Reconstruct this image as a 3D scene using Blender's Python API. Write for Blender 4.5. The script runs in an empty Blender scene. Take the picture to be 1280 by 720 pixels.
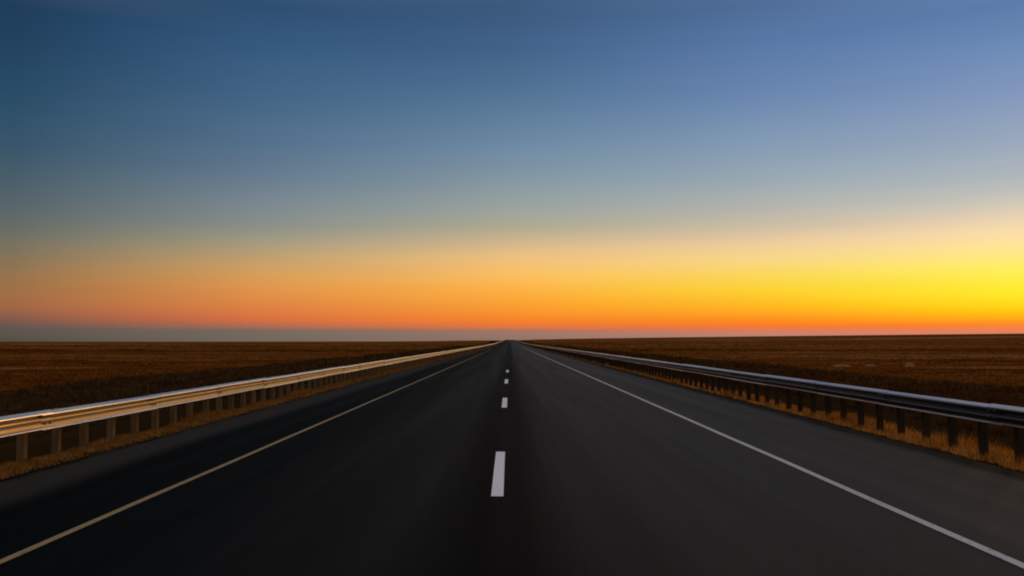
import bpy, math, random
import numpy as np
from mathutils import Vector, Matrix

random.seed(7)
rng = np.random.default_rng(11)
scene = bpy.context.scene
col = scene.collection
R = math.radians

# ------------------------------------------------------------------ helpers
def lin(c):
    return tuple(((v / 255.0) / 12.92) if v / 255.0 <= 0.04045 else (((v / 255.0) + 0.055) / 1.055) ** 2.4 for v in c)

def sstep(a, b, v):
    t = np.clip((np.asarray(v, float) - a) / (b - a), 0, 1)
    return t * t * (3 - 2 * t)

def mesh_object(name, verts, faces, mat, parent=None, smooth=False):
    me = bpy.data.meshes.new(name)
    me.from_pydata([tuple(map(float, v)) for v in verts], [], [tuple(f) for f in faces])
    me.update()
    if mat: me.materials.append(mat)
    if smooth:
        for p in me.polygons: p.use_smooth = True
    o = bpy.data.objects.new(name, me)
    col.objects.link(o)
    if parent: o.parent = parent
    return o

def tag(o, label=None, cat=None, group=None, kind=None):
    if label: o['label'] = label
    if cat: o['category'] = cat
    if group: o['group'] = group
    if kind: o['kind'] = kind
    return o

class NT:
    """small wrapper to write node graphs compactly"""
    def __init__(self, tree):
        self.t = tree
    def n(self, typ, **kw):
        nd = self.t.nodes.new(typ)
        for k, v in kw.items(): setattr(nd, k, v)
        return nd
    def link(self, a, b): self.t.links.new(a, b)
    def put(self, sock, v):
        if hasattr(v, 'is_linked') or isinstance(v, bpy.types.NodeSocket): self.link(v, sock)
        else: sock.default_value = v
    def math(self, op, a, b=0.0, c=None, clamp=False):
        nd = self.n('ShaderNodeMath', operation=op); nd.use_clamp = clamp
        self.put(nd.inputs[0], a); self.put(nd.inputs[1], b)
        if c is not None: self.put(nd.inputs[2], c)
        return nd.outputs[0]
    def maprange(self, v, a, b, c=0.0, d=1.0, smooth=True):
        nd = self.n('ShaderNodeMapRange')
        nd.interpolation_type = 'SMOOTHSTEP' if smooth else 'LINEAR'
        self.put(nd.inputs[0], v)
        for i, x in enumerate((a, b, c, d)): self.put(nd.inputs[1 + i], x)
        return nd.outputs[0]
    def mix(self, f, a, b, blend='MIX'):
        nd = self.n('ShaderNodeMix', data_type='RGBA', blend_type=blend)
        self.put(nd.inputs[0], f)
        for s, v in ((nd.inputs[6], a), (nd.inputs[7], b)):
            if isinstance(v, tuple): v = (*v[:3], 1.0)
            self.put(s, v)
        return nd.outputs[2]
    def noise(self, vec, scale, detail=3.0, rough=0.55):
        nd = self.n('ShaderNodeTexNoise')
        self.link(vec, nd.inputs['Vector'])
        nd.inputs['Scale'].default_value = scale
        nd.inputs['Detail'].default_value = detail
        nd.inputs['Roughness'].default_value = rough
        return nd.outputs[0]
    def scaled(self, vec, sx, sy, sz):
        nd = self.n('ShaderNodeMapping')
        self.link(vec, nd.inputs['Vector'])
        nd.inputs['Scale'].default_value = (sx, sy, sz)
        return nd.outputs[0]

def new_mat(name):
    m = bpy.data.materials.new(name)
    m.use_nodes = True
    b = m.node_tree.nodes['Principled BSDF']
    return m, NT(m.node_tree), b

# ------------------------------------------------------------------ camera
FPX = 1117.0                       # focal length in pixels of a 1280 wide frame
CAM_H = 1.56
PITCH = math.atan(67 / FPX)
YAW = -math.atan(3 / FPX)
cam_d = bpy.data.cameras.new('camera')
cam_d.sensor_width = 36.0
cam_d.lens = FPX / 1280 * 36.0
cam_d.clip_end = 30000
cam_d.clip_start = 0.05
cam = bpy.data.objects.new('camera', cam_d)
cam.location = (0, 0, CAM_H)
cam.rotation_euler = (R(90) + PITCH, 0, YAW)
col.objects.link(cam)
scene.camera = cam

# ------------------------------------------------------------------ sky and sun
SUN_AZ, SUN_EL = R(37), R(2.6)     # low at the right, just outside the frame

world = bpy.data.worlds.new('World')
scene.world = world
world.use_nodes = True
wt = world.node_tree
wt.nodes.clear()
W = NT(wt)
# dusk colours by height (degrees above the horizon) for five bearings, and for the sky behind
def el_az(px, py):
    Rm = cam.rotation_euler.to_matrix()
    d = (Rm @ Vector((px - 640, 360 - py, -FPX))).normalized()
    return math.degrees(math.asin(d.z)), math.degrees(math.atan2(d.x, d.y))
SKY = {
    10: [(5,(28,60,92)),(60,(32,66,97)),(120,(40,76,104)),(180,(54,84,107)),(220,(70,93,106)),(260,(88,102,106)),(290,(106,110,101)),(310,(124,115,95)),(330,(140,116,85)),(350,(155,115,76)),(370,(164,110,70)),(386,(158,102,70)),(398,(132,92,76)),(408,(100,86,82)),(420,(90,84,77)),(430,(84,76,68))],
    320: [(5,(42,78,114)),(60,(52,90,128)),(120,(66,101,135)),(180,(83,113,141)),(220,(101,123,143)),(255,(122,136,145)),(280,(137,143,138)),(300,(160,154,130)),(320,(190,160,114)),(340,(214,160,95)),(360,(227,150,76)),(380,(226,135,70)),(397,(222,114,66)),(408,(176,106,82)),(411,(120,106,96)),(420,(116,106,95)),(430,(116,104,92))],
    640: [(5,(58,88,126)),(60,(64,98,138)),(120,(82,116,150)),(180,(108,138,165)),(220,(130,150,165)),(260,(155,165,160)),(285,(178,171,145)),(305,(213,184,140)),(325,(244,194,124)),(345,(253,190,94)),(365,(255,175,64)),(385,(253,156,48)),(400,(248,132,44)),(408,(236,118,58)),(412,(168,116,94)),(418,(152,118,106)),(430,(142,114,102))],
    960: [(5,(75,108,152)),(60,(90,122,170)),(120,(105,136,178)),(180,(130,155,181)),(220,(150,168,182)),(258,(179,181,175)),(285,(208,191,165)),(305,(240,206,156)),(325,(250,216,134)),(345,(253,218,84)),(365,(253,209,44)),(385,(255,179,30)),(400,(254,140,32)),(409,(249,114,44)),(412,(226,120,84)),(416,(194,132,114)),(430,(186,126,108))],
    1265: [(5,(86,123,172)),(60,(104,138,184)),(120,(126,151,190)),(180,(149,168,190)),(220,(169,181,190)),(250,(196,195,185)),(270,(225,206,180)),(290,(248,220,170)),(310,(252,228,146)),(330,(253,235,106)),(350,(250,236,64)),(371,(251,227,30)),(385,(255,206,15)),(397,(255,170,12)),(407,(247,118,42)),(414,(216,124,98)),(430,(205,120,95))],
}
ZENITH = (202, 194, 194)           # high sky above the picture
HIGH = [(34, 1.0), (55, 1.0), (85, 1.0)]
tc = W.n('ShaderNodeTexCoord')
sep = W.n('ShaderNodeSeparateXYZ')
nrm = W.n('ShaderNodeVectorMath', operation='NORMALIZE')
W.link(tc.outputs['Generated'], nrm.inputs[0])
W.link(nrm.outputs[0], sep.inputs[0])
elev = W.math('MULTIPLY', W.math('ARCSINE', sep.outputs[2]), 180 / math.pi)
azim = W.math('MULTIPLY', W.math('ARCTAN2', sep.outputs[0], sep.outputs[1]), 180 / math.pi)
MAXEL = 60.0
fac = W.math('DIVIDE', elev, MAXEL, clamp=True)
def ramp(stops):
    nd = W.n('ShaderNodeValToRGB')
    cr = nd.color_ramp
    cr.interpolation = 'LINEAR'
    stops = sorted(stops, key=lambda s: s[0])
    cr.elements[0].position = min(max(stops[0][0] / MAXEL, 0), 1); cr.elements[0].color = (*stops[0][1], 1)
    cr.elements[1].position = 1.0; cr.elements[1].color = (*stops[-1][1], 1)
    for e, c in stops[1:-1]:
        el = cr.elements.new(min(max(e / MAXEL, 0), 1)); el.color = (*c, 1)
    W.link(fac, nd.inputs[0])
    return nd.outputs[0]
cols, azs = [], []
for px, samples in SKY.items():
    st = []
    for y, c in samples:
        e, a = el_az(px, y)
        st.append((max(e, 0.0), lin(c)))
    st.append((34.0, tuple(0.5 * p + 0.5 * q for p, q in zip(lin(samples[0][1]), lin(ZENITH)))))
    st.append((48.0, lin(ZENITH))); st.append((60.0, lin(ZENITH)))
    cols.append(ramp(st)); azs.append(el_az(px, 420)[1])
cur = cols[0]
for i in range(1, 5):
    cur = W.mix(W.maprange(azim, azs[i - 1], azs[i], smooth=False), cur, cols[i])
# far away from the sunset the sky falls back to the plain blue dusk of the left side
back = ramp([(0, lin((70, 68, 74))), (4, lin((96, 84, 84))), (9, lin((92, 92, 104))), (20, lin((70, 90, 122))), (34, lin((110, 125, 150))), (48, lin(ZENITH)), (60, lin(ZENITH))])
away = W.maprange(W.math('ABSOLUTE', W.math('SUBTRACT', azim, 6.0)), 60.0, 110.0)
cur = W.mix(away, cur, back)
# faint uneven haze so that the gradient is not mathematically clean
hz = W.noise(W.scaled(nrm.outputs[0], 3.0, 3.0, 40.0), 1.6, 4.0)
cur = W.mix(1.0, cur, W.mix(hz, (0.955, 0.955, 0.96), (1.045, 1.045, 1.04)), 'MULTIPLY')
sky = W.n('ShaderNodeTexSky', sky_type='NISHITA')
sky.sun_disc = False
sky.sun_elevation = SUN_EL
sky.sun_rotation = SUN_AZ
sky.dust_density = 1.5
bgA = W.n('ShaderNodeBackground'); W.link(cur, bgA.inputs[0]); bgA.inputs[1].default_value = 0.965
bgB = W.n('ShaderNodeBackground'); W.link(sky.outputs[0], bgB.inputs[0]); bgB.inputs[1].default_value = 0.003
add = W.n('ShaderNodeAddShader'); W.link(bgA.outputs[0], add.inputs[0]); W.link(bgB.outputs[0], add.inputs[1])
wo = W.n('ShaderNodeOutputWorld'); W.link(add.outputs[0], wo.inputs[0])

sun_d = bpy.data.lights.new('sun', 'SUN')
sun_d.energy = 0.40
sun_d.angle = R(9)
sun_d.color = (1.0, 0.56, 0.20)
sun = bpy.data.objects.new('sun', sun_d)
sd = Vector((math.sin(SUN_AZ) * math.cos(SUN_EL), math.cos(SUN_AZ) * math.cos(SUN_EL), math.sin(SUN_EL)))
sun.rotation_euler = sd.to_track_quat('Z', 'Y').to_euler()
sun.location = sd * 60
col.objects.link(sun)

# ------------------------------------------------------------------ terrain
ROAD_L, ROAD_R = -5.75, 6.10
RAIL_L, RAIL_R = -6.30, 6.60
AZ_PTS = [-60, -30, -14, -6, -2.0, 0.0, 1.5, 5, 13, 21, 30, 60]
EL_PTS = [0.0, 0.0, 0.02, 0.05, 0.10, 0.11, 0.16, 0.22, 0.31, 0.39, 0.47, 0.55]
def far_z(x, y):
    x = np.asarray(x, float); y = np.asarray(y, float)
    xx = np.sign(x) * np.maximum(np.abs(x) - 12, 0)
    az = np.degrees(np.arctan2(xx, np.maximum(y, 1.0)))
    el = np.interp(az, AZ_PTS, EL_PTS)
    r = np.hypot(xx, y)
    H = 1600 * np.tan(np.radians(el)) + CAM_H
    return H * sstep(180, 1600, r)
def wob(x, y):
    return (np.sin(x * 0.071 + 1.3) * np.sin(y * 0.043 + 0.4) + 0.6 * np.sin(x * 0.19 + y * 0.11) + 0.4 * np.sin(y * 0.31 - x * 0.07 + 2.0))
def ground_z(x, y):
    x = np.asarray(x, float); y = np.asarray(y, float)
    ax = np.abs(x)
    prof = np.interp(ax, [0, 5.4, 6.0, 7.2, 9.0, 11.5, 15, 22, 60], [-.10, -.10, -.012, -.16, -.75, -1.02, -1.05, -.92, -.90])
    side = np.where(x > 0, np.interp(ax, [7.2, 11.5], [0, 0.12]), 0)
    amp = np.interp(ax, [7, 14, 60, 400], [0.0, 0.07, 0.10, 0.22])
    return prof + side + far_z(x, y) + amp * wob(x, y)

xs = [0, 2.5, 5.0, 5.4, 5.7, 6.0, 6.3, 6.7, 7.2, 7.8, 8.4, 9, 9.8, 10.6, 11.5, 12.5, 13.5, 15, 17, 19, 22, 25, 29, 34, 40, 48, 58, 70, 85, 105, 130, 165, 210, 270, 350, 460, 600, 800, 1050, 1400, 1900, 2600, 3600, 5000, 7500]
XS = sorted(set([-v for v in xs] + xs))
YS = [-40, -25, -12, -4, 0] + list(np.arange(3, 60, 3.0)) + list(np.arange(60, 140, 5.0)) + list(np.arange(140, 300, 10.0)) + list(np.arange(300, 700, 25.0)) + list(np.arange(700, 1700, 60.0)) + [1760, 2000, 2400, 3000, 4000, 5500, 8000]
def sheet(X, Y, zf):
    gx, gy = np.meshgrid(np.array(X, float), np.array(Y, float))
    gz = zf(gx, gy)
    v = np.stack([gx.ravel(), gy.ravel(), gz.ravel()], 1)
    nx = len(X)
    f = [(j * nx + i, j * nx + i + 1, (j + 1) * nx + i + 1, (j + 1) * nx + i) for j in range(len(Y) - 1) for i in range(nx - 1)]
    return v, f

# ground material: dark dry pasture with long bands across the view, grey brown verge by the road
m_ground, G, b = new_mat('dry_pasture')
gtc = G.n('ShaderNodeTexCoord'); P = gtc.outputs['Object']
gs = G.n('ShaderNodeSeparateXYZ'); G.link(P, gs.inputs[0])
band = G.noise(G.scaled(P, 0.0035, 0.050, 0.0), 1.0, 4.0, 0.55)
band2 = G.noise(G.scaled(P, 0.0012, 0.011, 0.0), 1.0, 3.0, 0.5)
patch = G.noise(P, 0.35, 5.0, 0.6)
fine = G.noise(P, 9.0, 4.0, 0.65)
c_field = G.mix(G.maprange(band, 0.36, 0.66), (0.095, 0.026, 0.003), (0.19, 0.064, 0.011))
c_field = G.mix(G.maprange(band2, 0.52, 0.70), c_field, (0.30, 0.14, 0.05))
c_field = G.mix(G.math('MULTIPLY', G.maprange(patch, 0.45, 0.75), 0.45), c_field, (0.07, 0.022, 0.004))
absx = G.math('ABSOLUTE', gs.outputs[0])
wobx = G.math('ADD', absx, G.math('MULTIPLY', G.math('SUBTRACT', G.noise(G.scaled(P, 0.25, 0.06, 0), 1.0, 3.0), 0.5), 9.0))
c_verge = G.mix(G.maprange(patch, 0.35, 0.7), (0.036, 0.018, 0.007), (0.095, 0.050, 0.022))
c_verge = G.mix(G.maprange(gs.outputs[0], -1, 1), c_verge, (0.055, 0.021, 0.005))
c_all = G.mix(G.maprange(wobx, 18.0, 25.0), c_verge, c_field)
# bare soil at the road edge, carried outward as painted shade behind the rails
c_shaded_soil = G.mix(fine, (0.009, 0.005, 0.002), (0.038, 0.020, 0.008))
c_all = G.mix(G.maprange(absx, 11.5, 15.5), c_shaded_soil, c_all)
c_all = G.mix(0.5, c_all, G.mix(fine, (0.45, 0.45, 0.45), (1.4, 1.4, 1.4)), 'MULTIPLY')
G.link(c_all, b.inputs['Base Color'])
b.inputs['Roughness'].default_value = 1.0
b.inputs['Specular IOR Level'].default_value = 0.0
bp = G.n('ShaderNodeBump'); bp.inputs['Strength'].default_value = 0.5; bp.inputs['Distance'].default_value = 0.05
G.link(fine, bp.inputs['Height']); G.link(bp.outputs[0], b.inputs['Normal'])
v, f = sheet(XS, YS, ground_z)
ground = mesh_object('ground', v, f, m_ground, smooth=True)
tag(ground, 'dark brown flat pasture reaching to the horizon on both sides of the road', 'ground', kind='structure')

# ------------------------------------------------------------------ road
m_asph, A, b = new_mat('asphalt')
atc = A.n('ShaderNodeTexCoord'); P = atc.outputs['Object']
s = A.n('ShaderNodeSeparateXYZ'); A.link(P, s.inputs[0]); X = s.outputs[0]
streak = A.noise(A.scaled(P, 1.6, 0.03, 0), 1.0, 4.0, 0.6)
blot = A.noise(A.scaled(P, 0.5, 0.12, 0), 1.0, 4.0, 0.6)
grain = A.noise(P, 95.0, 3.0, 0.7)
speck = A.n('ShaderNodeTexVoronoi'); A.link(P, speck.inputs['Vector']); speck.inputs['Scale'].default_value = 130.0
ca = A.mix(streak, (0.019, 0.0215, 0.023), (0.036, 0.038, 0.039))
# light falling off to the left, painted into asphalt tone and specular
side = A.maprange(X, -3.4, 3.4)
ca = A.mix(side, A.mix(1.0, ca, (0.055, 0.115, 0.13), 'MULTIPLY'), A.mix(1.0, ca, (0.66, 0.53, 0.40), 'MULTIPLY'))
# dark sealed joint along the centre
joint = A.math('SUBTRACT', 1.0, A.maprange(A.math('ABSOLUTE', A.math('ADD', X, 0.08)), 0.15, 0.95))
ca = A.mix(A.math('MULTIPLY', joint, 0.85), ca, (0.004, 0.004, 0.004))
# paler dusty shoulders
wl = A.math('ADD', X, A.math('MULTIPLY', A.math('SUBTRACT', blot, 0.5), 0.5))
shl = A.math('SUBTRACT', 1.0, A.maprange(wl, -5.15, -4.65))
ca = A.mix(shl, ca, A.mix(grain, (0.016, 0.0145, 0.013), (0.036, 0.032, 0.029)))
shr = A.maprange(wl, 3.9, 5.0)
ca = A.mix(A.math('MULTIPLY', shr, 0.55), ca, A.mix(grain, (0.015, 0.0123, 0.0098), (0.031, 0.025, 0.0195)))
# crumbling edges stained by soil washed off the bank
rag = A.math('MULTIPLY', A.math('SUBTRACT', A.noise(A.scaled(P, 2.2, 0.9, 0), 1.0, 5.0, 0.65), 0.5), 0.55)
crumb = A.math('MAXIMUM', A.maprange(A.math('ADD', X, rag), 5.50, 5.92), A.math('SUBTRACT', 1.0, A.maprange(A.math('ADD', X, rag), -5.82, -5.56)))
ca = A.mix(A.math('MULTIPLY', crumb, 0.94), ca, (0.004, 0.003, 0.002))
ca = A.mix(0.5, ca, A.mix(blot, (0.6, 0.6, 0.6), (1.4, 1.4, 1.4)), 'MULTIPLY')
# slightly polished wheel tracks and coarse stone texture
wheel = A.math('POWER', A.math('ABSOLUTE', A.math('SINE', A.math('MULTIPLY', X, math.pi / 1.78))), 2.5)
ca = A.mix(A.math('MULTIPLY', wheel, 0.32), ca, A.mix(1.0, ca, (0.55, 0.55, 0.56), 'MULTIPLY'))
coarse = A.noise(P, 24.0, 4.0, 0.75)
ca = A.mix(0.6, ca, A.mix(coarse, (0.2, 0.2, 0.2), (1.8, 1.8, 1.8)), 'MULTIPLY')
ca = A.mix(0.55, ca, A.mix(grain, (0.35, 0.35, 0.35), (1.65, 1.65, 1.65)), 'MULTIPLY')
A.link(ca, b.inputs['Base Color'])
A.link(A.maprange(streak, 0.3, 0.7, 0.62, 0.74), b.inputs['Roughness'])
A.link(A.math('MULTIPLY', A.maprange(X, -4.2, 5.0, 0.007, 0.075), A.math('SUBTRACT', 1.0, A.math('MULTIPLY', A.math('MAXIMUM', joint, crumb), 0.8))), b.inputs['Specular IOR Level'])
bp = A.n('ShaderNodeBump'); bp.inputs['Strength'].default_value = 0.35; bp.inputs['Distance'].default_value = 0.006
A.link(speck.outputs['Distance'], bp.inputs['Height']); A.link(bp.outputs[0], b.inputs['Normal'])

def road_z(x, y): return far_z(0 * np.asarray(x, float), y)
RX = [ROAD_L, -4.6, -3.6, -1.8, 0, 1.8, 3.6, 4.8, ROAD_R]
RY = [q for q in YS if q <= 1640]
v, f = sheet(RX, RY, road_z)
# ragged outer edge
road_v, road_f = v.tolist(), list(f)
nx = len(RX); skirt = len(road_v)
for j in range(len(RY)):
    for i in (0, nx - 1):
        road_v.append((RX[i] + (-0.04 if i == 0 else 0.04), RY[j], road_v[j * nx + i][2] - 0.12))
for j in range(len(RY) - 1):
    a0, a1 = j * nx, (j + 1) * nx
    road_f.append((a0, a1, skirt + 2 * (j + 1), skirt + 2 * j))
    road_f.append((a1 + nx - 1, a0 + nx - 1, skirt + 2 * j + 1, skirt + 2 * (j + 1) + 1))
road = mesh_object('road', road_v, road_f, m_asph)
tag(road, 'straight dark asphalt highway running to the horizon', 'road', kind='structure')

def paint(name, c, worn, wear_scale):
    m, N, b = new_mat(name)
    t = N.n('ShaderNodeTexCoord'); P = t.outputs['Object']
    w = N.noise(P, wear_scale, 5.0, 0.7)
    g = N.noise(N.scaled(P, 3.0, 0.25, 0), 1.0, 4.0, 0.6)
    cc = N.mix(g, tuple(0.72 * k for k in c), c)
    cc = N.mix(N.math('MULTIPLY', N.maprange(w, 0.50, 0.66), worn), cc, (0.035, 0.035, 0.035))
    N.link(cc, b.inputs['Base Color'])
    b.inputs['Roughness'].default_value = 0.8
    b.inputs['Specular IOR Level'].default_value = 0.2
    return m
m_white = paint('worn_white_paint', (0.80, 0.79, 0.82), 0.30, 22.0)
m_edge = paint('grey_white_paint', (0.50, 0.475, 0.465), 0.45, 16.0)
m_yellow = paint('faded_yellow_paint', (0.30, 0.205, 0.095), 0.5, 16.0)

def strip(name, x, w, y0, y1, mat, wob_amp=0.006):
    ys = [y0] + [q for q in RY if y0 < q < y1] + [y1]
    vv, ff = [], []
    for q in ys:
        z = float(road_z(0, q)) + 0.004
        # slightly uneven hand of the striping machine
        dx = wob_amp * math.sin(q * 0.9 + x)
        vv += [(x - w / 2 + dx, q, z), (x + w / 2 + dx * 0.6, q, z)]
    for i in range(len(ys) - 1):
        ff.append((2 * i, 2 * i + 1, 2 * i + 3, 2 * i + 2))
    return mesh_object(name, vv, ff, mat, road)
el_ = strip('edge_line', -3.61, 0.075, -20, 175, m_yellow)
el_['label'] = 'faded yellowish solid line along the left edge of the lanes'
er_ = strip('edge_line', 3.575, 0.09, -20, 260, m_edge)
er_['label'] = 'pale solid line along the right edge of the lanes'
for k in range(4):
    y0 = 9.12 + 12.15 * k
    strip('lane_dash', -0.126 if k < 3 else -0.11, 0.125, y0, y0 + 3.65, m_white, 0.002)

# ------------------------------------------------------------------ guardrails
def steel(name, rim_tone, face_tone, bands_, metal, r0, r1):
    # galvanised sheet, reflected light painted by height: face darker and tinted, rims pale (bands_: heights in metres)
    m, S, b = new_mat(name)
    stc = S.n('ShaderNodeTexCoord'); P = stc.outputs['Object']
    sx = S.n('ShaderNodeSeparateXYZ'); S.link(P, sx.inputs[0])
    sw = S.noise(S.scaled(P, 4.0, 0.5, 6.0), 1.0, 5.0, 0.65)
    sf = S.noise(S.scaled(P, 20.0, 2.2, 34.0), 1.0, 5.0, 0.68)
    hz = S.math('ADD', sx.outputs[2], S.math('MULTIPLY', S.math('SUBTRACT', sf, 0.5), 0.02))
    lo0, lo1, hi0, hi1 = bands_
    face_mask = S.math('MULTIPLY', S.maprange(hz, lo0, lo1), S.math('SUBTRACT', 1.0, S.maprange(hz, hi0, hi1)))
    c1 = S.mix(sw, tuple(.8 * k for k in rim_tone), rim_tone)
    g1 = S.mix(sf, tuple(.55 * k for k in face_tone), tuple(1.4 * k for k in face_tone))
    g1 = S.mix(S.math('MULTIPLY', S.maprange(sw, 0.5, 0.75), 0.5), g1, tuple(1.7 * k for k in face_tone))
    S.link(S.mix(face_mask, c1, g1), b.inputs['Base Color'])
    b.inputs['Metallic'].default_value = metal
    S.link(S.math('ADD', S.maprange(sw, 0.3, 0.7, r0, r1), S.math('MULTIPLY', face_mask, 0.10)), b.inputs['Roughness'])
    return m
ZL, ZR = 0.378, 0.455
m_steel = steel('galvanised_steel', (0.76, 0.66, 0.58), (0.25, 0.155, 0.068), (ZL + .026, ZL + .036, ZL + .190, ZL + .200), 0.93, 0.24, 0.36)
m_shaded_steel = steel('shaded_galvanised_steel', (0.60, 0.53, 0.50), (0.075, 0.075, 0.085), (ZR + .008, ZR + .020, ZR + .204, ZR + .222), 0.95, 0.26, 0.38)  # darker copy for the right beam, shaded face painted into base colour
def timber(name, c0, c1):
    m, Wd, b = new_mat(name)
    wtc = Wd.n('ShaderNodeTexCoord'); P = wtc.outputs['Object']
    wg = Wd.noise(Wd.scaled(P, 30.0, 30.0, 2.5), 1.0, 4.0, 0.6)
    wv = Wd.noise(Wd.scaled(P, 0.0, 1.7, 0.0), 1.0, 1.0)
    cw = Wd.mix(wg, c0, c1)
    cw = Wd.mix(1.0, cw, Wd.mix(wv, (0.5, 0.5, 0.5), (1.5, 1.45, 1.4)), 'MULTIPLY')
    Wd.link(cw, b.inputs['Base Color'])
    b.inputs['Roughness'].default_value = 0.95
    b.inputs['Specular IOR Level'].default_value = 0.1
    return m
m_wood = timber('lit_weathered_timber', (0.06, 0.032, 0.010), (0.36, 0.20, 0.075))  # brighter copy for the left posts, warm light put into its colour
m_shaded_wood = timber('shaded_weathered_timber', (0.022, 0.013, 0.007), (0.075, 0.045, 0.025))  # same timber for the right posts, backlit darkness painted into its colour
# cross sections (height, distance towards the road): left faces tilt up to reflect the glow,
# right lower face is shaped to lean under and reflect dark ground
PROFILE_SKYWARD = [(0, .070), (.006, .088), (.016, .086), (.027, .080), (.034, .0755), (.055, .073), (.080, .069), (.092, .067), (.098, .058), (.104, .055), (.110, .0595), (.130, .058), (.148, .055), (.158, .052),
           (.166, .036), (.173, .028), (.179, .032), (.187, .056), (.195, .074), (.204, .076), (.218, .071), (.234, .064), (.247, .055), (.255, .034)]
PROFILE_LEANING = [(-.012, .030), (-.006, .046), (.004, .052), (.014, .044), (.024, .038), (.050, .046), (.075, .058), (.092, .064), (.108, .058), (.124, .030), (.134, .018), (.146, .018),
           (.156, .030), (.172, .056), (.184, .072), (.198, .076), (.214, .070), (.232, .050), (.246, .022), (.254, .002), (.255, 0)]
def box(cx, cy, z0, z1, sx, sy, lean=0.0, top_cut=0.0):
    vv = []
    for z in (z0, z1):
        o = lean * (z - z0)
        for dx, dy in ((-1, -1), (1, -1), (1, 1), (-1, 1)):
            zz = z - (top_cut if (z == z1 and dy < 0) else 0)
            vv.append((cx + dx * sx / 2, cy + dy * sy / 2 + o, zz))
    ff = [(0, 3, 2, 1), (4, 5, 6, 7), (0, 1, 5, 4), (1, 2, 6, 5), (2, 3, 7, 6), (3, 0, 4, 7)]
    return vv, ff
def make_guardrail(x, z_low, toward, label, PROFILE, m_steel, m_wood):
    root = bpy.data.objects.new('guardrail', None)
    root.location = (x, 0, 0)
    col.objects.link(root)
    tag(root, label, 'guardrail', 'guardrails along both sides of the highway')
    # beam: overlapping pressed lengths of 3.6 m swept along the road
    vv, ff = [], []
    y = -6.0
    np_ = len(PROFILE)
    k = 0
    while y < 1300:
        L = 3.6 if y < 140 else 36.0
        sag = 0.006 * math.sin(k * 2.1) if y < 140 else 0
        off = 0.003 * math.sin(k * 1.7 + x) if y < 140 else 0
        for seg, (ya, yb) in enumerate(((y, y + L / 2), (y + L / 2, y + L + 0.28))):
            base = len(vv)
            for q, lift in ((ya, 0.0012 if seg == 0 else 0), (yb, 0)):
                z = float(far_z(0, q))
                for pz, pd in PROFILE:
                    vv.append((toward * (pd + off + lift), q, z + z_low + pz + sag))
            for i in range(np_ - 1):
                a = base + i
                fc = (a, a + 1, a + np_ + 1, a + np_)
                ff.append(fc if toward < 0 else fc[::-1])
        # bolt heads at the splice
        if y < 45:
            for bz in (0.085, 0.169):
                for by in (0.07, 0.21):
                    bv, bf = box(toward * 0.083, y + by, z_low + bz - 0.012, z_low + bz + 0.012, 0.018, 0.026)
                    o = len(vv); vv += bv; ff += [tuple(o + t for t in fc) for fc in bf]
        y += L; k += 1
    beam = mesh_object('beam', vv, ff, m_steel, root, smooth=True)
    # posts with their spacer blocks
    def post_geo(px, i):
        lean = random.uniform(-0.03, 0.03)
        z = float(far_z(0, px)); h = z_low + 0.225 + random.uniform(-0.02, 0.012)
        a, fa = box(-toward * (0.155 + random.uniform(-.01, .01)), px, z - 0.25, z + h, 0.098, 0.092, lean, 0.012)
        c, fc = box(-toward * 0.052, px, z + z_low + 0.03, z + z_low + 0.215, 0.096, 0.088)
        return a + c, fa + [tuple(8 + t for t in q) for q in fc]
    n = 0
    y = 8.35
    rest_v, rest_f = [], []
    while y < 420:
        a, fa = post_geo(y + random.uniform(-.03, .03), n)
        if n < 100:
            mesh_object('post', a, fa, m_wood, root)
        else:
            o = len(rest_v); rest_v += a; rest_f += [tuple(o + t for t in q) for q in fa]
        y += 0.895 if y < 200 else 1.8
        n += 1
    far = mesh_object('post', rest_v, rest_f, m_wood, root)
    far['kind'] = 'stuff'
    far['label'] = 'far run of short posts dwindling towards the horizon'
    return root
rail_l = make_guardrail(RAIL_L, 0.378, 1, 'left guardrail, golden lit steel beam on short brown posts beside the yellowish edge line', PROFILE_SKYWARD, m_steel, m_wood)
rail_r = make_guardrail(RAIL_R, 0.455, -1, 'right guardrail, shadowed dark steel beam with pale top edge beside the whiter edge line', PROFILE_LEANING, m_shaded_steel, m_shaded_wood)

# ------------------------------------------------------------------ grass
def grass_mat(name, stops, transl):
    m = bpy.data.materials.new(name); m.use_nodes = True
    t = m.node_tree; t.nodes.clear(); N = NT(t)
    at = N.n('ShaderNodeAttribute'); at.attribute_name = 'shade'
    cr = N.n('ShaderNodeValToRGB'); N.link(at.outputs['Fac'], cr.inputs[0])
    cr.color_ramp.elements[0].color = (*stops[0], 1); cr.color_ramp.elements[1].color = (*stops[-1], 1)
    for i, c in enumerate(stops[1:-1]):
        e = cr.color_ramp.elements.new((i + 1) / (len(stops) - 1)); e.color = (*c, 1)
    d = N.n('ShaderNodeBsdfDiffuse'); tr = N.n('ShaderNodeBsdfTranslucent')
    N.link(cr.outputs[0], d.inputs[0]); N.link(cr.outputs[0], tr.inputs[0])
    mx = N.n('ShaderNodeMixShader'); mx.inputs[0].default_value = transl
    N.link(d.outputs[0], mx.inputs[1]); N.link(tr.outputs[0], mx.inputs[2])
    o = N.n('ShaderNodeOutputMaterial'); N.link(mx.outputs[0], o.inputs[0])
    return m
m_gold = grass_mat('dry_golden_grass', [(0.08, 0.032, 0.006), (0.32, 0.135, 0.028), (0.66, 0.33, 0.085)], 0.5)
m_backlit = grass_mat('backlit_dry_grass', [(0.07, 0.022, 0.003), (0.56, 0.20, 0.028), (0.92, 0.42, 0.095)], 0.55)  # brighter copy for the right strip, backlight painted into its colour
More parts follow.
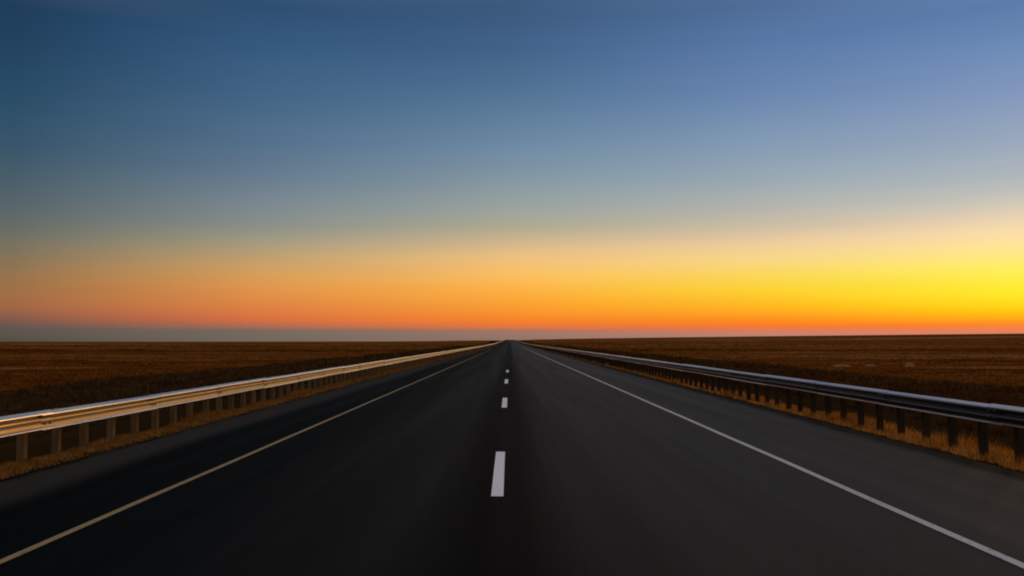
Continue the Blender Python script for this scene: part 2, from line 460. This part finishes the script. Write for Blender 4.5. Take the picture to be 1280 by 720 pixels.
m_dun = grass_mat('dull_verge_grass', [(0.022, 0.010, 0.003), (0.072, 0.035, 0.012), (0.17, 0.086, 0.032)], 0.3)
m_dusk = grass_mat('dusky_brown_grass', [(0.022, 0.008, 0.002), (0.075, 0.030, 0.008), (0.17, 0.075, 0.024)], 0.3)
m_brown = grass_mat('brown_field_grass', [(0.055, 0.0145, 0.0015), (0.165, 0.050, 0.006), (0.46, 0.22, 0.080)], 0.3)
m_pale = grass_mat('pale_tussock', [(0.20, 0.09, 0.03), (0.42, 0.22, 0.085), (0.66, 0.40, 0.19)], 0.35)

def blades(name, px, py, h, w, shade, mat, zf=ground_z, spread=0.45, tips=(-.25, 0, .15)):
    """one bent triangle blade per root point"""
    n = len(px)
    a = rng.uniform(0, 2 * math.pi, n)
    lean = rng.normal(0, spread, (n, 2)) * h[:, None]
    z = zf(px, py) - 0.01
    dx, dy = np.cos(a) * w / 2, np.sin(a) * w / 2
    V = np.empty((n, 5, 3), np.float32)
    V[:, 0] = np.stack([px - dx, py - dy, z], 1)
    V[:, 1] = np.stack([px + dx, py + dy, z], 1)
    mx, my, mz = px + lean[:, 0] * .35, py + lean[:, 1] * .35, z + h * .6
    V[:, 2] = np.stack([mx - dx * .7, my - dy * .7, mz], 1)
    V[:, 3] = np.stack([mx + dx * .7, my + dy * .7, mz], 1)
    V[:, 4] = np.stack([px + lean[:, 0], py + lean[:, 1], z + h], 1)
    o = (np.arange(n) * 5)[:, None]
    T = np.stack([o + np.array([[0, 1, 3]]), o + np.array([[0, 3, 2]]), o + np.array([[2, 3, 4]])], 1).reshape(-1, 3)
    me = bpy.data.meshes.new(name)
    me.vertices.add(n * 5); me.vertices.foreach_set('co', V.ravel())
    me.loops.add(T.size); me.loops.foreach_set('vertex_index', T.ravel().astype(np.int32))
    me.polygons.add(len(T)); me.polygons.foreach_set('loop_start', np.arange(0, T.size, 3, dtype=np.int32))
    me.polygons.foreach_set('loop_total', np.full(len(T), 3, np.int32))
    me.update(calc_edges=True)
    at = me.attributes.new('shade', 'FLOAT', 'POINT')
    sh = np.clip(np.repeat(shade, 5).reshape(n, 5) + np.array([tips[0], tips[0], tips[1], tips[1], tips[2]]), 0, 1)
    at.data.foreach_set('value', sh.ravel().astype(np.float32))
    me.materials.append(mat)
    ob = bpy.data.objects.new(name, me); col.objects.link(ob)
    return ob

def clumped(n_clump, per, xr, yr, rad, ypow=1.0):
    cx = rng.uniform(*xr, n_clump); u = rng.uniform(0, 1, n_clump) ** ypow
    cy = yr[0] + (yr[1] - yr[0]) * u
    px = np.repeat(cx, per) + rng.normal(0, rad, n_clump * per)
    py = np.repeat(cy, per) + rng.normal(0, rad, n_clump * per)
    tone = np.repeat(rng.uniform(0.15, 0.85, n_clump), per)
    size = np.repeat(rng.uniform(0.6, 1.25, n_clump), per)
    return px, py, np.clip(tone + rng.normal(0, .15, n_clump * per), 0, 1), size

def edge_grass(x0, x1, sgn, label, mat):
    """dry grass between asphalt edge and the rail posts, near blades fine, far blades broader"""
    parts = []
    for (ya, yb, nc, per, w, hh) in ((7.5, 24, 3200, 9, .008, .150), (24, 60, 2600, 8, .016, .155), (60, 140, 2400, 7, .04, .17), (140, 420, 2200, 6, .10, .20)):
        px, py, sh, sz = clumped(nc, per, (x0, x1), (ya, yb), 0.05, 1.0)
        edge = np.abs(px) - (5.84 if sgn < 0 else 6.36)
        hfac = np.clip(0.35 + edge * 1.3, 0.2, 1.0) * (0.75 + 0.45 * np.sin(py * 1.1) * np.sin(py * 0.37 + 1))
        ok = edge > -0.06 + 0.05 * np.sin(py * 2.3)
        h = hh * sz * np.clip(hfac, .25, 1.3) * (1.0 if sgn < 0 else 1.25 + 1.9 * np.clip((19 - py) / 9, 0, 1) * np.clip(rng.normal(.6, .45, len(px)), 0, 1.6))
        parts.append([q[ok] for q in (px, py, h, np.full_like(px, w) * rng.uniform(.6, 1.4, len(px)), sh)])
    cat = [np.concatenate([p[i] for p in parts]) for i in range(5)]
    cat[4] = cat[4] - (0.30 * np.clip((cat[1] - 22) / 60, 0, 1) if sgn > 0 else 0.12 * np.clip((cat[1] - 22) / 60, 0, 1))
    o = blades('dry_grass', *cat, mat, tips=(.22, .0, -.30))
    return tag(o, label, 'grass', kind='stuff')
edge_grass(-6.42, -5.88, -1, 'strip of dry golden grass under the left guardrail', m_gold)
edge_grass(6.42, 8.0, 1, 'strip of dry orange grass under the right guardrail', m_backlit)

def verge(sgn, label, mat):
    parts = []
    for (ya, yb, nc, per, w, hh) in ((7, 40, 5200, 9, .014, .26), (40, 120, 4200, 8, .045, .30), (120, 420, 2600, 7, .13, .34)):
        px, py, sh, sz = clumped(nc, per, (12.5, 24.5), (ya, yb), 0.11, 1.2)
        ok = px > 11.6
        parts.append([q[ok] for q in (sgn * px, py, hh * sz, np.full_like(px, w) * rng.uniform(.6, 1.4, len(px)), sh)])
    cat = [np.concatenate([p[i] for p in parts]) for i in range(5)]
    o = blades('verge_grass', *cat, mat)
    return tag(o, label, 'grass', kind='stuff')
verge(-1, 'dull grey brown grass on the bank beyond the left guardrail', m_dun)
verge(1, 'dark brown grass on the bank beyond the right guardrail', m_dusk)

def bands(px, py):
    # mown and grazed strips running across the view
    t = np.log(py) * 9.0 + 0.35 * np.sin(px * 0.012) + 0.0015 * px
    v = 0.5 * np.sin(t) + 0.35 * np.sin(t * 2.37 + 1.0) + 0.25 * np.sin(t * 4.1 + px * 0.004)
    pale = 0
    for ly, wd, xa in ((80, .035, 30), (112, .03, 24), (190, .05, 45), (330, .06, 90), (520, .07, 60)):
        ragged = np.sin(px * 0.21 + ly) + np.sin(px * 0.087 + 2 * ly) + 0.6 * np.sin(px * 0.53)
        pale = pale + np.exp(-((np.log(py / ly)) / wd) ** 2) * np.clip((px - xa) / 15, 0, 1) * np.clip(0.6 + 0.45 * ragged, 0, 1)
    return np.clip(0.12 + 0.26 * v, -0.1, 0.5) * np.where(px > 0, 1.0, 0.55) + 0.80 * pale
def field(sgn, label):
    parts = []
    for (xa, xb, ya, yb, nc, per, w, hh) in ((20, 60, 14, 90, 9000, 7, .035, .10), (20, 160, 60, 260, 9000, 7, .10, .12), (20, 420, 220, 700, 5000, 7, .30, .20)):
        px, py, sh, sz = clumped(nc, per, (xa, xb), (ya, yb), 0.5, 1.3)
        ok = px > 19
        parts.append([q[ok] for q in (sgn * px, py, hh * sz, np.full_like(px, w) * rng.uniform(.6, 1.4, len(px)), np.clip(0.20 + sh * 0.10 + bands(px, py), 0, 1))])
    cat = [np.concatenate([p[i] for p in parts]) for i in range(5)]
    o = blades('field_grass', *cat, m_brown)
    return tag(o, label, 'grass', kind='stuff')
field(-1, 'short reddish brown grass covering the left pasture')
field(1, 'short reddish brown grass covering the right pasture')

# pale tussocks that stand out on the right pasture
def at_pixel(px, py, zz):
    Rm = cam.rotation_euler.to_matrix()
    d = Rm @ Vector((px - 640, 360 - py, -FPX))
    t = (zz - CAM_H) / d.z
    return d.x * t, d.y * t
for (x, y, wd, ht, n, lab) in (
        (30.4, 82.0, 1.55, 0.34, 420, 'widest pale dry tussock in the row on the right pasture'),
        (33.6, 83.5, 0.95, 0.34, 260, 'small pale dry tussock between two others on the right pasture'),
        (36.2, 81.0, 0.85, 0.62, 260, 'tallest pale dry tussock, rightmost of the row on the right pasture')):
    rr = np.sqrt(rng.uniform(0, 1, n)); th = rng.uniform(0, 2 * math.pi, n)
    px = rr * np.cos(th) * wd / 2; py = rr * np.sin(th) * wd / 2.4
    h = ht * (1.05 - rr * 0.65) * rng.uniform(.6, 1.1, n)
    zb = float(ground_z(x, y))
    o = blades('grass_tussock', px, py, h, rng.uniform(.02, .05, n), rng.uniform(.6, 1, n), m_pale,
               zf=lambda a, c: 0 * a, spread=0.35)
    o.location = (x, y, zb - 0.02)
    tag(o, lab, 'tussock', 'pale tussocks on the right pasture')

# small dark bush on the skyline by the vanishing road
m_bush = grass_mat('dark_bush_leaves', [(0.010, 0.007, 0.004), (0.025, 0.016, 0.008), (0.05, 0.03, 0.015)], 0.2)
n = 900
th = rng.uniform(0, 2 * math.pi, n); ph = np.arccos(rng.uniform(0, 1, n)); rr = rng.uniform(.5, 1, n)
px = rr * np.sin(ph) * np.cos(th) * 3.0; py = rr * np.sin(ph) * np.sin(th) * 2.0; pz = rr * np.cos(ph) * 1.5
bx_, by_ = -13.0, 700.0
zb = float(ground_z(bx_, by_))
bush = blades('bush', px, py, rng.uniform(.3, .6, n), rng.uniform(.2, .4, n), rng.uniform(0, 1, n), m_bush, zf=lambda a, c: pz, spread=0.8)
bush.location = (bx_, by_, zb)
tag(bush, 'low dark bush on the skyline just left of the vanishing road', 'bush')

# ------------------------------------------------------------------ render settings
scene.render.engine = 'CYCLES'
scene.view_settings.view_transform = 'Standard'
scene.view_settings.look = 'None'
scene.view_settings.exposure = 0
scene.cycles.use_denoising = True
scene.cycles.max_bounces = 6
scene.cycles.filter_width = 2.0
